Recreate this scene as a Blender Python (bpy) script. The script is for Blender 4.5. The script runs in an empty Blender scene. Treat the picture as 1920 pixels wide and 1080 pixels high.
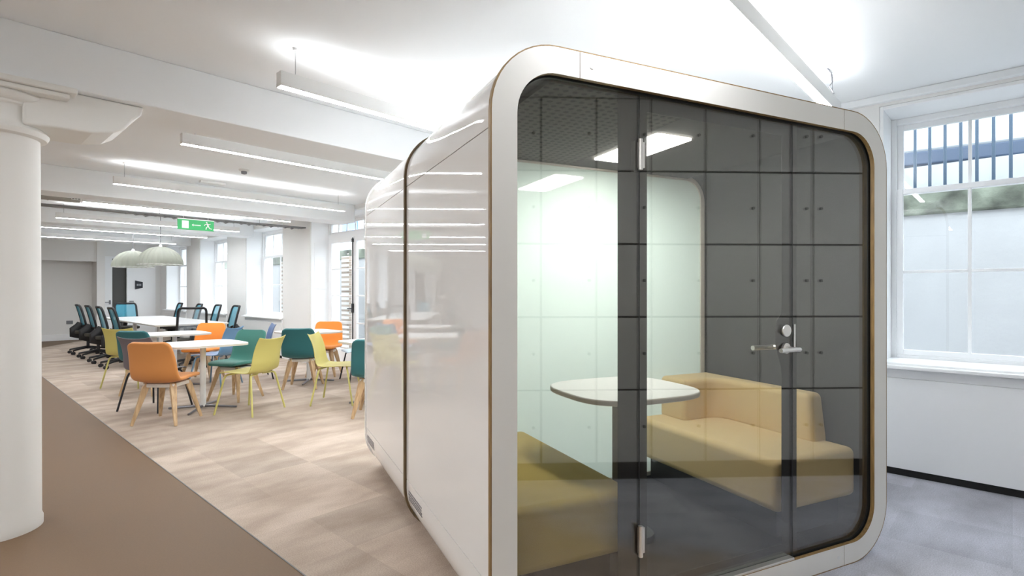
import bpy, bmesh, math, random
from mathutils import Vector, Matrix
random.seed(7)
D = bpy.data; COL = bpy.context.scene.collection; R = math.radians; PI = math.pi

# ------------------------------------------------------------------ materials
def new_mat(name):
    m = D.materials.new(name); m.use_nodes = True
    nt = m.node_tree; nt.nodes.clear()
    out = nt.nodes.new('ShaderNodeOutputMaterial')
    return m, nt, out

def pbr(name, col, rough=.5, metal=0, bump=0, bscale=200, coat=0, spec=.5, var=0, vscale=3, sheen=0, trans=0):
    m, nt, out = new_mat(name)
    p = nt.nodes.new('ShaderNodeBsdfPrincipled'); nt.links.new(p.outputs[0], out.inputs[0])
    p.inputs['Base Color'].default_value = (*col, 1); p.inputs['Roughness'].default_value = rough
    p.inputs['Metallic'].default_value = metal; p.inputs['Specular IOR Level'].default_value = spec
    p.inputs['Coat Weight'].default_value = coat; p.inputs['Coat Roughness'].default_value = .03
    p.inputs['Sheen Weight'].default_value = sheen
    tc = nt.nodes.new('ShaderNodeTexCoord')
    if var:
        n = nt.nodes.new('ShaderNodeTexNoise'); n.inputs['Scale'].default_value = vscale; n.inputs['Detail'].default_value = 5
        nt.links.new(tc.outputs['Object'], n.inputs['Vector'])
        r = nt.nodes.new('ShaderNodeValToRGB'); e = r.color_ramp.elements
        e[0].position = .3; e[1].position = .7
        e[0].color = (*[c*(1-var) for c in col], 1); e[1].color = (*[min(1, c*(1+var)) for c in col], 1)
        nt.links.new(n.outputs['Fac'], r.inputs[0]); nt.links.new(r.outputs[0], p.inputs['Base Color'])
    if bump:
        n = nt.nodes.new('ShaderNodeTexNoise'); n.inputs['Scale'].default_value = bscale; n.inputs['Detail'].default_value = 3
        nt.links.new(tc.outputs['Object'], n.inputs['Vector'])
        b = nt.nodes.new('ShaderNodeBump'); b.inputs['Strength'].default_value = bump; b.inputs['Distance'].default_value = .01
        nt.links.new(n.outputs['Fac'], b.inputs['Height']); nt.links.new(b.outputs[0], p.inputs['Normal'])
    return m

def emit(name, col, s):
    m, nt, out = new_mat(name)
    e = nt.nodes.new('ShaderNodeEmission'); e.inputs[0].default_value = (*col, 1); e.inputs[1].default_value = s
    nt.links.new(e.outputs[0], out.inputs[0]); return m

def glass(name, tint, base=.04, rough=0.0, gcol=(1, 1, 1)):
    """thin pane: straight transmission plus a Schlick-weighted mirror reflection"""
    m, nt, out = new_mat(name); N = nt.nodes.new; L = nt.links.new
    t = N('ShaderNodeBsdfTransparent'); t.inputs[0].default_value = (*tint, 1)
    g = N('ShaderNodeBsdfGlossy'); g.inputs['Roughness'].default_value = rough; g.inputs['Color'].default_value = (*gcol, 1)
    lw = N('ShaderNodeLayerWeight'); lw.inputs['Blend'].default_value = .5
    pw = N('ShaderNodeMath'); pw.operation = 'POWER'; pw.inputs[1].default_value = 5
    ma = N('ShaderNodeMath'); ma.operation = 'MULTIPLY_ADD'; ma.inputs[1].default_value = 1-base; ma.inputs[2].default_value = base
    mx = N('ShaderNodeMixShader')
    L(lw.outputs['Facing'], pw.inputs[0]); L(pw.outputs[0], ma.inputs[0]); L(ma.outputs[0], mx.inputs[0])
    L(t.outputs[0], mx.inputs[1]); L(g.outputs[0], mx.inputs[2]); L(mx.outputs[0], out.inputs[0])
    return m

def frosted(name, col, gloss=.07):
    m, nt, out = new_mat(name); N = nt.nodes.new; L = nt.links.new
    tr = N('ShaderNodeBsdfTranslucent'); tr.inputs[0].default_value = (*col, 1)
    df = N('ShaderNodeBsdfDiffuse'); df.inputs[0].default_value = (*col, 1)
    gl = N('ShaderNodeBsdfGlossy'); gl.inputs['Roughness'].default_value = .02
    a = N('ShaderNodeMixShader'); a.inputs[0].default_value = .2
    b = N('ShaderNodeMixShader'); b.inputs[0].default_value = gloss
    L(tr.outputs[0], a.inputs[1]); L(df.outputs[0], a.inputs[2]); L(a.outputs[0], b.inputs[1]); L(gl.outputs[0], b.inputs[2])
    L(b.outputs[0], out.inputs[0]); return m

def carpet():
    m, nt, out = new_mat('carpet_tiles'); N = nt.nodes.new; L = nt.links.new
    p = N('ShaderNodeBsdfPrincipled'); p.inputs['Roughness'].default_value = .95; p.inputs['Specular IOR Level'].default_value = .1
    L(p.outputs[0], out.inputs[0])
    tc = N('ShaderNodeTexCoord')
    def noise(scale, sx, sy, detail=5):
        mp = N('ShaderNodeMapping'); mp.inputs['Scale'].default_value = (sx, sy, 1); L(tc.outputs['Object'], mp.inputs[0])
        n = N('ShaderNodeTexNoise'); n.inputs['Scale'].default_value = scale; n.inputs['Detail'].default_value = detail
        L(mp.outputs[0], n.inputs['Vector']); return n
    def mixc(f, a, b):
        x = N('ShaderNodeMix'); x.data_type = 'RGBA'
        if isinstance(f, float): x.inputs[0].default_value = f
        else: L(f, x.inputs[0])
        for i, c in ((6, a), (7, b)):
            if isinstance(c, tuple): x.inputs[i].default_value = (*c, 1)
            else: L(c, x.inputs[i])
        return x.outputs[2]
    def ramp(src, lo, hi):
        r = N('ShaderNodeMapRange'); r.inputs[1].default_value = lo; r.inputs[2].default_value = hi; L(src, r.inputs[0]); return r.outputs[0]
    # 0.5 m tiles, each with its own tone
    mp = N('ShaderNodeMapping'); mp.inputs['Scale'].default_value = (2, 2, 2); L(tc.outputs['Object'], mp.inputs[0])
    fl = N('ShaderNodeVectorMath'); fl.operation = 'FLOOR'; L(mp.outputs[0], fl.inputs[0])
    wn = N('ShaderNodeTexWhiteNoise'); wn.noise_dimensions = '2D'; L(fl.outputs[0], wn.inputs['Vector'])
    streak = noise(2.2, 1.0, 1.9, 8); fine = noise(160, 1, 1, 2)
    big = noise(.8, 1, 1.5, 3)
    c1 = mixc(ramp(streak.outputs['Fac'], .36, .64), (.40, .32, .262), (.53, .44, .368))
    c2 = mixc(ramp(streak.outputs['Fac'], .35, .65), (.40, .40, .44), (.54, .545, .61))
    # grey carpet beyond the pod, with cool window daylight mixed into its colour
    sx = N('ShaderNodeSeparateXYZ'); L(tc.outputs['Object'], sx.inputs[0])
    ma = N('ShaderNodeMath'); ma.operation = 'MULTIPLY_ADD'; ma.inputs[1].default_value = -.75; L(sx.outputs[1], ma.inputs[0]); L(sx.outputs[0], ma.inputs[2])
    ad = N('ShaderNodeMath'); ad.operation = 'MULTIPLY_ADD'; ad.inputs[1].default_value = 2.6; L(big.outputs['Fac'], ad.inputs[0]); L(ma.outputs[0], ad.inputs[2])
    region = ramp(ad.outputs[0], 2.9, 3.3)
    c = mixc(region, c1, c2)
    hv = N('ShaderNodeHueSaturation'); L(c, hv.inputs['Color'])
    vv = N('ShaderNodeMath'); vv.operation = 'MULTIPLY_ADD'; vv.inputs[1].default_value = .24; vv.inputs[2].default_value = .86
    L(wn.outputs['Value'], vv.inputs[0]); L(vv.outputs[0], hv.inputs['Value'])
    fin = mixc(ramp(fine.outputs['Fac'], .3, .7), (.82, .82, .82), (1.12, 1.12, 1.12))
    mu = N('ShaderNodeMix'); mu.data_type = 'RGBA'; mu.blend_type = 'MULTIPLY'; mu.inputs[0].default_value = 1
    L(hv.outputs[0], mu.inputs[6]); L(fin, mu.inputs[7]); L(mu.outputs[2], p.inputs['Base Color'])
    b = N('ShaderNodeBump'); b.inputs['Strength'].default_value = .25; b.inputs['Distance'].default_value = .004
    L(fine.outputs['Fac'], b.inputs['Height']); L(b.outputs[0], p.inputs['Normal'])
    return m

def perforated(name, col, hole):
    m, nt, out = new_mat(name); N = nt.nodes.new; L = nt.links.new
    p = N('ShaderNodeBsdfPrincipled'); p.inputs['Roughness'].default_value = .9; L(p.outputs[0], out.inputs[0])
    tc = N('ShaderNodeTexCoord'); mp = N('ShaderNodeMapping'); mp.inputs['Scale'].default_value = (24, 24, 0); L(tc.outputs['Object'], mp.inputs[0])
    fr = N('ShaderNodeVectorMath'); fr.operation = 'FRACTION'; L(mp.outputs[0], fr.inputs[0])
    di = N('ShaderNodeVectorMath'); di.operation = 'DISTANCE'; di.inputs[1].default_value = (.5, .5, 0); L(fr.outputs[0], di.inputs[0])
    lt = N('ShaderNodeMath'); lt.operation = 'LESS_THAN'; lt.inputs[1].default_value = .28; L(di.outputs['Value'], lt.inputs[0])
    x = N('ShaderNodeMix'); x.data_type = 'RGBA'; x.inputs[6].default_value = (*col, 1); x.inputs[7].default_value = (*hole, 1)
    L(lt.outputs[0], x.inputs[0]); L(x.outputs[2], p.inputs['Base Color']); return m

def brickmat():
    m, nt, out = new_mat('brick'); N = nt.nodes.new; L = nt.links.new
    p = N('ShaderNodeBsdfPrincipled'); p.inputs['Roughness'].default_value = .9; L(p.outputs[0], out.inputs[0])
    tc = N('ShaderNodeTexCoord'); mp = N('ShaderNodeMapping'); mp.inputs['Rotation'].default_value = (PI/2, 0, 0); L(tc.outputs['Object'], mp.inputs[0])
    b = N('ShaderNodeTexBrick'); b.inputs['Color1'].default_value = (.22, .17, .13, 1); b.inputs['Color2'].default_value = (.40, .33, .27, 1)
    b.inputs['Mortar'].default_value = (.6, .6, .58, 1); b.inputs['Scale'].default_value = 5; b.inputs['Mortar Size'].default_value = .012
    L(mp.outputs[0], b.inputs['Vector']); L(b.outputs[0], p.inputs['Base Color']); return m

def woodmat(name, c1, c2, scale=14):
    m, nt, out = new_mat(name); N = nt.nodes.new; L = nt.links.new
    p = N('ShaderNodeBsdfPrincipled'); p.inputs['Roughness'].default_value = .5; L(p.outputs[0], out.inputs[0])
    tc = N('ShaderNodeTexCoord'); mp = N('ShaderNodeMapping'); mp.inputs['Scale'].default_value = (scale, scale, scale*.12); L(tc.outputs['Object'], mp.inputs[0])
    n = N('ShaderNodeTexNoise'); n.inputs['Scale'].default_value = 3; n.inputs['Detail'].default_value = 6; L(mp.outputs[0], n.inputs['Vector'])
    r = N('ShaderNodeValToRGB'); e = r.color_ramp.elements; e[0].color = (*c1, 1); e[1].color = (*c2, 1); e[0].position = .35; e[1].position = .65
    L(n.outputs['Fac'], r.inputs[0]); L(r.outputs[0], p.inputs['Base Color']); return m

M = {}
M['wall'] = pbr('wall_paint', (.845, .84, .825), .7, bump=.03, bscale=60)
M['ceil'] = pbr('ceiling_paint', (.865, .885, .90), .8, bump=.03, bscale=50)
M['white'] = pbr('white_gloss_paint', (.93, .94, .95), .35)
M['column'] = pbr('column_paint', (.80, .79, .76), .38, bump=.05, bscale=12)
M['carpet'] = carpet()
M['vinyl'] = pbr('brown_floor', (.15, .088, .043), .6, bump=.08, bscale=300, var=.06, vscale=120)
M['black'] = pbr('black_void', (.008, .008, .008), .6)
M['podwhite'] = pbr('pod_gloss_white', (.88, .87, .855), .02, bump=.022, bscale=2.2, spec=.5)
M['podframe'] = pbr('pod_frame_white', (.83, .815, .785), .5)
M['ply'] = woodmat('plywood_edge', (.20, .12, .045), (.34, .21, .08), 30)
M['plydark'] = woodmat('plywood_edge_dark', (.10, .065, .03), (.17, .11, .05), 30)
M['gasket'] = pbr('black_gasket', (.01, .01, .01), .6)
M['felt'] = pbr('grey_felt', (.045, .045, .045), .95, bump=.2, bscale=350, var=.06, vscale=90)
M['feltdark'] = pbr('dark_felt', (.05, .047, .042), .95, bump=.2, bscale=350)
M['perf'] = perforated('perforated_ceiling', (.075, .069, .058), (.004, .004, .003))
M['podglass'] = glass('pod_tinted_glass', (.89, .89, .87), .10)
M['frit'] = pbr('black_glass_print', (.018, .015, .012), .35)
M['frost'] = frosted('frosted_glass', (.82, .89, .86))
M['podcarpet'] = pbr('dark_carpet', (.018, .018, .022), .95, bump=.3, bscale=250, var=.3, vscale=30)
M['steel'] = pbr('brushed_steel', (.92, .90, .87), .32, metal=1)
M['chrome'] = pbr('chrome', (.8, .8, .82), .12, metal=1)
M['mustard'] = pbr('mustard_fabric', (.47, .35, .085), .9, bump=.25, bscale=400, sheen=.2)
M['cream'] = pbr('cream_fabric', (.72, .54, .27), .9, bump=.25, bscale=400, sheen=.2)
M['tabletop'] = pbr('white_laminate', (.84, .84, .83), .35)
M['tableedge'] = pbr('table_edge', (.62, .58, .52), .5)
M['alu'] = pbr('white_aluminium', (.80, .80, .79), .45)
M['lampdown'] = emit('lamp_diffuser', (.95, .975, 1), 29)
M['lampup'] = emit('lamp_uplight', (.96, .98, 1), 10)
M['podled'] = emit('pod_led', (1, .97, .92), 21)
M['locker'] = pbr('locker_grey', (.60, .59, .57), .5, bump=.03, bscale=80)
M['lockgap'] = pbr('locker_gap', (.03, .03, .03), .8)
M['lock'] = pbr('lock_dark', (.05, .05, .05), .3, metal=.6)
M['winglass'] = glass('window_glass', (.985, .985, .985), .03)
M['green'] = pbr('sign_green', (.03, .42, .12), .4)
M['signwhite'] = pbr('sign_white', (.85, .87, .85), .4)
M['orange'] = pbr('orange_fabric', (.60, .24, .06), .85, bump=.2, bscale=400, sheen=.2)
M['orange2'] = pbr('bright_orange_fabric', (.86, .29, .045), .85, bump=.2, bscale=400, sheen=.2)
M['teal'] = pbr('teal_fabric', (.018, .125, .135), .85, bump=.2, bscale=400, sheen=.2)
M['tealgreen'] = pbr('teal_green_fabric', (.05, .20, .165), .85, bump=.2, bscale=400, sheen=.2)
M['yellow'] = pbr('yellow_green_plastic', (.56, .49, .15), .45)
M['blue'] = pbr('blue_plastic', (.16, .33, .53), .4)
M['slate'] = pbr('slate_blue_plastic', (.13, .20, .36), .4)
M['greyplastic'] = pbr('purple_grey_plastic', (.16, .14, .16), .45)
M['paleblue'] = pbr('pale_blue_plastic', (.55, .68, .78), .4)
M['oak'] = woodmat('oak', (.42, .27, .14), (.60, .42, .24))
M['darkmetal'] = pbr('dark_metal', (.03, .03, .035), .4, metal=.4)
M['greymetal'] = pbr('grey_metal', (.22, .22, .24), .35, metal=.8)
M['creamplastic'] = pbr('cream_plastic', (.70, .66, .60), .5)
M['blackplastic'] = pbr('black_plastic', (.012, .012, .014), .45)
M['seatdark'] = pbr('charcoal_seat', (.05, .045, .035), .9)
M['duct'] = pbr('galvanised_duct', (.42, .42, .41), .4, metal=.7)
M['tray'] = pbr('cable_tray_metal', (.20, .20, .20), .7)
M['cable'] = pbr('grey_cable', (.30, .30, .30), .8)
M['shade'] = frosted('woven_shade', (.62, .63, .58), 0)
M['navy'] = pbr('sign_navy', (.012, .014, .022), .4)
M['signgrey'] = pbr('sign_grey', (.35, .36, .38), .4)
M['doorshade'] = pbr('doorway_shade', (.085, .085, .08), .6)
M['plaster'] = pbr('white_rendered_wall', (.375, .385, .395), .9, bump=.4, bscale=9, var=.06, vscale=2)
M['moss'] = pbr('mossy_concrete', (.13, .15, .12), .95, bump=.5, bscale=30, var=.8, vscale=3.5)
M['railblue'] = pbr('blue_black_railing', (.012, .04, .075), .5)
M['vanwhite'] = pbr('van_white', (.42, .45, .47), .4)
M['vanblue'] = pbr('van_blue_skirt', (.015, .035, .07), .5)
M['vanorange'] = pbr('orange_marker', (.85, .16, .05), .4)
M['rubber'] = pbr('tyre_rubber', (.02, .02, .02), .8)
M['street'] = pbr('paving', (.42, .44, .46), .9, var=.1, vscale=3)
M['facade'] = pbr('pale_facade', (.5, .52, .54), .8)
M['brick'] = brickmat()
M['bluepanel'] = pbr('blue_panel', (.12, .22, .55), .5)
M['tealpanel'] = pbr('teal_panel', (.06, .36, .42), .5)
def meshmat():
    m, nt, out = new_mat('blue_mesh'); N = nt.nodes.new; L = nt.links.new
    t = N('ShaderNodeBsdfTransparent'); p = N('ShaderNodeBsdfPrincipled'); p.inputs['Base Color'].default_value = (.05, .33, .46, 1); p.inputs['Roughness'].default_value = .6
    x = N('ShaderNodeMixShader'); x.inputs[0].default_value = .75; L(t.outputs[0], x.inputs[1]); L(p.outputs[0], x.inputs[2]); L(x.outputs[0], out.inputs[0]); return m
M['bluemesh'] = meshmat()
def clearmesh():
    m, nt, out = new_mat('grey_mesh'); N = nt.nodes.new; L = nt.links.new
    t = N('ShaderNodeBsdfTransparent'); p = N('ShaderNodeBsdfPrincipled'); p.inputs['Base Color'].default_value = (.42, .50, .56, 1); p.inputs['Roughness'].default_value = .6
    x = N('ShaderNodeMixShader'); x.inputs[0].default_value = .35; L(t.outputs[0], x.inputs[1]); L(p.outputs[0], x.inputs[2]); L(x.outputs[0], out.inputs[0]); return m
M['clearmesh'] = clearmesh()

# ------------------------------------------------------------------ geometry helpers
class G:
    def __init__(s): s.v = []; s.f = []; s.m = []
    def add(s, vs, fs, mi=0):
        o = len(s.v); s.v += [tuple(v) for v in vs]; s.f += [tuple(i+o for i in f) for f in fs]; s.m += [mi]*len(fs); return s
    def box(s, x0, x1, y0, y1, z0, z1, mi=0):
        vs = [(x, y, z) for z in (z0, z1) for y in (y0, y1) for x in (x0, x1)]
        return s.add(vs, [(0, 2, 3, 1), (4, 5, 7, 6), (0, 1, 5, 4), (2, 6, 7, 3), (0, 4, 6, 2), (1, 3, 7, 5)], mi)
    def prism(s, poly, fn, a, b, mi=0, mi_side=None):
        """poly: list of 2D points, fn(u,v,w)->xyz, extruded w from a to b"""
        n = len(poly); mi_side = mi if mi_side is None else mi_side
        vs = [fn(u, v, a) for u, v in poly] + [fn(u, v, b) for u, v in poly]
        s.add(vs, [tuple(range(n))[::-1], tuple(range(n, 2*n))], mi)
        o = len(s.v) - 2*n
        for i in range(n):
            j = (i+1) % n; s.f.append((o+i, o+j, o+n+j, o+n+i)); s.m.append(mi_side)
        return s
    def band(s, pairs, y0, y1, closed=False, m_front=0, m_out=0, m_in=0, m_back=0):
        """pairs: [((xo,zo),(xi,zi))...] a strip in the xz plane extruded y0..y1"""
        n = len(pairs); o = len(s.v)
        for (xo, zo), (xi, zi) in pairs:
            s.v += [(xo, y0, zo), (xi, y0, zi), (xi, y1, zi), (xo, y1, zo)]
        rng = range(n if closed else n-1)
        for k in rng:
            a = o+4*k; b = o+4*((k+1) % n)
            for q, mi in ((0, m_front), (1, m_in), (2, m_back), (3, m_out)):
                q2 = (q+1) % 4
                s.f.append((a+q, b+q, b+q2, a+q2)); s.m.append(mi)
        if not closed:
            a = o; s.f.append((a, a+1, a+2, a+3)); s.m.append(m_out)
            a = o+4*(n-1); s.f.append((a+3, a+2, a+1, a)); s.m.append(m_out)
        return s
    def tube(s, pts, rs, n=10, mi=0, sq=None):
        pts = [Vector(p) for p in pts]
        if not isinstance(rs, (list, tuple)): rs = [rs]*len(pts)
        o = len(s.v); up0 = None
        for i, p in enumerate(pts):
            d = (pts[min(i+1, len(pts)-1)] - pts[max(i-1, 0)]).normalized()
            if up0 is None:
                up0 = Vector((0, 0, 1)) if abs(d.z) < .9 else Vector((1, 0, 0))
            a = d.cross(up0).normalized(); b = d.cross(a).normalized(); up0 = a.cross(d) if abs(a.cross(d).dot(up0)) > .01 else up0
            for k in range(n):
                t = 2*PI*k/n + (PI/4 if n == 4 else 0)
                s.v.append(tuple(p + a*math.cos(t)*rs[i]*(sq or 1) + b*math.sin(t)*rs[i]))
        for i in range(len(pts)-1):
            for k in range(n):
                k2 = (k+1) % n; s.f.append((o+i*n+k, o+i*n+k2, o+(i+1)*n+k2, o+(i+1)*n+k)); s.m.append(mi)
        s.f.append(tuple(o+k for k in range(n))[::-1]); s.m.append(mi)
        s.f.append(tuple(o+(len(pts)-1)*n+k for k in range(n))); s.m.append(mi)
        return s
    def lathe(s, prof, cx=0, cy=0, n=40, mi=0, cap=True, fr=None):
        o = len(s.v)
        for r, z in prof:
            for k in range(n):
                a = 2*PI*k/n; rr = r*(fr(k) if fr else 1); s.v.append((cx+rr*math.cos(a), cy+rr*math.sin(a), z))
        for i in range(len(prof)-1):
            for k in range(n):
                k2 = (k+1) % n; s.f.append((o+i*n+k, o+i*n+k2, o+(i+1)*n+k2, o+(i+1)*n+k)); s.m.append(mi)
        if cap:
            s.f.append(tuple(o+k for k in range(n))[::-1]); s.m.append(mi)
            s.f.append(tuple(o+(len(prof)-1)*n+k for k in range(n))); s.m.append(mi)
        return s
    def build(s, name, mats, parent=None, bevel=0, smooth=False, segs=2, subsurf=0, solid=0, recalc=True):
        me = D.meshes.new(name); me.from_pydata(s.v, [], s.f); me.update()
        if not isinstance(mats, (list, tuple)): mats = [mats]
        for m in mats: me.materials.append(m)
        me.polygons.foreach_set('material_index', s.m)
        if recalc:
            bm = bmesh.new(); bm.from_mesh(me); bmesh.ops.recalc_face_normals(bm, faces=bm.faces); bm.to_mesh(me); bm.free()
        if smooth:
            me.polygons.foreach_set('use_smooth', [True]*len(me.polygons))
            try: me.set_sharp_from_angle(angle=R(38))
            except Exception: pass
        o = D.objects.new(name, me); COL.objects.link(o)
        if parent: o.parent = parent
        if solid:
            q = o.modifiers.new('solid', 'SOLIDIFY'); q.thickness = solid; q.offset = 0
        if bevel:
            q = o.modifiers.new('bevel', 'BEVEL'); q.width = bevel; q.segments = segs; q.limit_method = 'ANGLE'
        if subsurf:
            q = o.modifiers.new('sub', 'SUBSURF'); q.levels = subsurf; q.render_levels = subsurf
        return o

XZ = lambda u, v, w: (u, w, v)      # profile in the xz plane, extruded along y
XY = lambda u, v, w: (u, v, w)
YZ = lambda u, v, w: (w, u, v)

def thing(name, label, cat, loc=(0, 0, 0), rz=0, group=None):
    o = D.objects.new(name, None); COL.objects.link(o); o.empty_display_size = .1
    o.location = loc; o.rotation_euler = (0, 0, rz); o['label'] = label; o['category'] = cat
    if group: o['group'] = group
    return o
def tag(o, label, cat, group=None):
    o['label'] = label; o['category'] = cat
    if group: o['group'] = group
    return o
def struct(o): o['kind'] = 'structure'; return o
def empty(name, loc=(0, 0, 0)):
    o = D.objects.new(name, None); COL.objects.link(o); o.location = loc; o.empty_display_size = .1; return o
def copy_tree(o, parent=None):
    c = o.copy(); COL.objects.link(c)
    if parent: c.parent = parent
    for ch in list(o.children): copy_tree(ch, c)
    return c

def arc(cx, cy, r, a0, a1, n):
    return [(cx+r*math.cos(a0+(a1-a0)*i/n), cy+r*math.sin(a0+(a1-a0)*i/n)) for i in range(n+1)]
def rrect(x0, x1, y0, y1, r, n=10):
    return (arc(x1-r, y0+r, r, -PI/2, 0, n)+arc(x1-r, y1-r, r, 0, PI/2, n)+arc(x0+r, y1-r, r, PI/2, PI, n)+arc(x0+r, y0+r, r, PI, 1.5*PI, n))
def clipx(poly, a, b):
    def half(P, inside, t):
        o = []
        for i in range(len(P)):
            p, q = P[i-1], P[i]
            ip, iq = inside(p[0]), inside(q[0])
            if ip != iq:
                k = (t-p[0])/(q[0]-p[0]); o.append((t, p[1]+k*(q[1]-p[1])))
            if iq: o.append(q)
        return o
    return half(half(poly, lambda x: x >= a, a), lambda x: x <= b, b)

# ------------------------------------------------------------------ the room
H = 1.32; CZ = 2.75; WX = 4.75
XL = -3.6; Y0 = -3.2; Y1 = 18.9
# window openings along the window wall (y from, y to, sill z)
OPEN = [(-1.13, .72, .80), (1.75, 3.5, .80), (4.6, 6.45, .80), (7.62, 9.47, .02), (10.6, 12.45, .80), (13.55, 15.45, .80), (16.5, 18.4, .80)]
g = G()
g.add([(1.185, Y0, 0), (WX+.5, Y0, 0), (WX+.5, 19.7, 0), (3.1, 18.95, 0), (1.79, 16.76, 0), (1.185, 15.6, 0)], [(0, 1, 2, 3, 4, 5)], 0)
g.add([(XL, Y0, 0), (1.185, Y0, 0), (1.185, 15.6, 0), (1.79, 16.76, 0), (3.1, 18.95, 0), (3.1, 19.7, 0), (XL, 19.7, 0)], [(0, 1, 2, 3, 4, 5, 6)], 1)
g.box(XL, WX+.5, Y0, 19.7, -.12, -.003, 0)
struct(g.build('floor', [M['carpet'], M['vinyl']], recalc=False))
g = G(); g.box(XL-.2, WX+.62, Y0-.2, 19.9, CZ, CZ+.2)
struct(g.build('ceiling', M['ceil']))
g = G(); g.box(1.181, 1.187, Y0+.02, 15.6, .0005, .003)
struct(g.build('trim_1', M['tray']))
# wall with the windows
g = G()
ys = Y0
for a, b, z in OPEN:
    g.box(WX, WX+.6, ys, a, 0, CZ); ys = b
    g.box(WX, WX+.6, a, b, 2.68, CZ)
    if z > .1: g.box(WX+.04, WX+.6, a, b, 0, z)
g.box(WX, WX+.6, ys, 19.7, 0, CZ)
struct(g.build('wall_right', M['wall']))
g = G(); g.box(XL-.2, XL, Y0, 19.7, 0, CZ); struct(g.build('wall_left', M['wall']))
g = G(); g.box(XL, WX, Y0-.2, Y0, 0, CZ); struct(g.build('wall_front', M['wall']))
g = G()
g.box(XL, 3.08, 18.3, 18.5, 2.14, CZ); g.box(XL, 3.08, 18.9, 19.1, 0, CZ)
g.box(3.08, 3.26, 18.25, 19.1, 0, CZ)
g.box(3.26, WX, 18.9, 19.1, 2.29, CZ); g.box(3.26, 3.30, 18.9, 19.1, 0, 2.29)
g.box(4.60, WX, 18.9, 19.1, 0, 2.29); g.box(3.26, WX, 19.05, 19.2, 0, CZ)
struct(g.build('wall_back', M['wall']))
g = G(); g.box(XL, 3.08, 18.87, 18.9, 0, .16); struct(g.build('baseboard_back', M['white']))
g = G()
ys = 9.47
for a, b in ((9.47, 10.6), (12.45, 13.55), (15.45, 16.5), (6.45, 7.62), (3.5, 4.6), (.72, 1.75)):
    g.box(WX-.018, WX, a, b, 0, .14)
struct(g.build('baseboard_right', M['white'], bevel=.004))
# end-wall doors and the dark opening between them
d = struct(empty('door_2', (3.42, 18.9, 0)))
g = G(); g.box(-.12, .12, -.03, .02, 0, 2.27); g.build('leaf', M['white'], d, bevel=.004)
g = G(); g.tube([(.06, -.03, 1.02), (.06, -.07, 1.02), (-.06, -.07, 1.02)], .011); g.box(.04, .085, -.036, -.03, .96, 1.08); g.build('handle', M['greymetal'], d)
d = struct(empty('doorway_3', (3.71, 18.97, 0)))
g = G(); g.box(-.165, .165, -.02, .03, 0, 2.27); g.build('leaf', M['doorshade'], d)  # flat dark panel stands in for the unlit room behind the doorway
d = struct(empty('door_4', (4.24, 18.88, 0)))
g = G(); g.box(-.36, .36, -.03, .02, 0, 2.29); g.build('leaf', M['white'], d, bevel=.004)
g = G(); g.tube([(-.29, -.03, 1.04), (-.29, -.07, 1.04), (-.2, -.07, 1.04)], .011); g.build('handle', M['greymetal'], d)
g = G(); g.box(3.26, 4.6, 18.885, 18.9, 2.27, 2.33); struct(g.build('trim_2', M['white']))
o = thing('room_sign', 'small black tapered sign plate on the white end-wall door', 'sign', (4.17, 18.845, 1.52))
g = G(); g.prism([(-.09, -.13), (.10, -.085), (.10, .085), (-.09, .13)], XZ, -.012, .004); g.build('plate', M['navy'], o)
g = G()
for i, (a, b) in enumerate(((-.05, -.015), (-.005, .02), (.03, .06))): g.prism([(a, -.03), (b, -.025), (b, .03), (a, .03)], XZ, -.014, -.012)
g.build('lettering', M['signgrey'], o)

# ceiling beams
for i, (a, b, zb) in enumerate(((3.86, 4.29, 2.453), (7.93, 8.36, 2.453), (12.0, 12.43, 2.50), (16.1, 16.5, 2.55))):
    g = G(); g.box(XL, WX, a, b, zb, CZ); struct(g.build('trim_%d' % (i+3), M['ceil'], bevel=.006))
# downstand along the window wall over the near bay
g = G(); g.box(WX-.05, WX, Y0, 3.86, 2.70, CZ); struct(g.build('trim_7', M['ceil'], bevel=.006))

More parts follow.
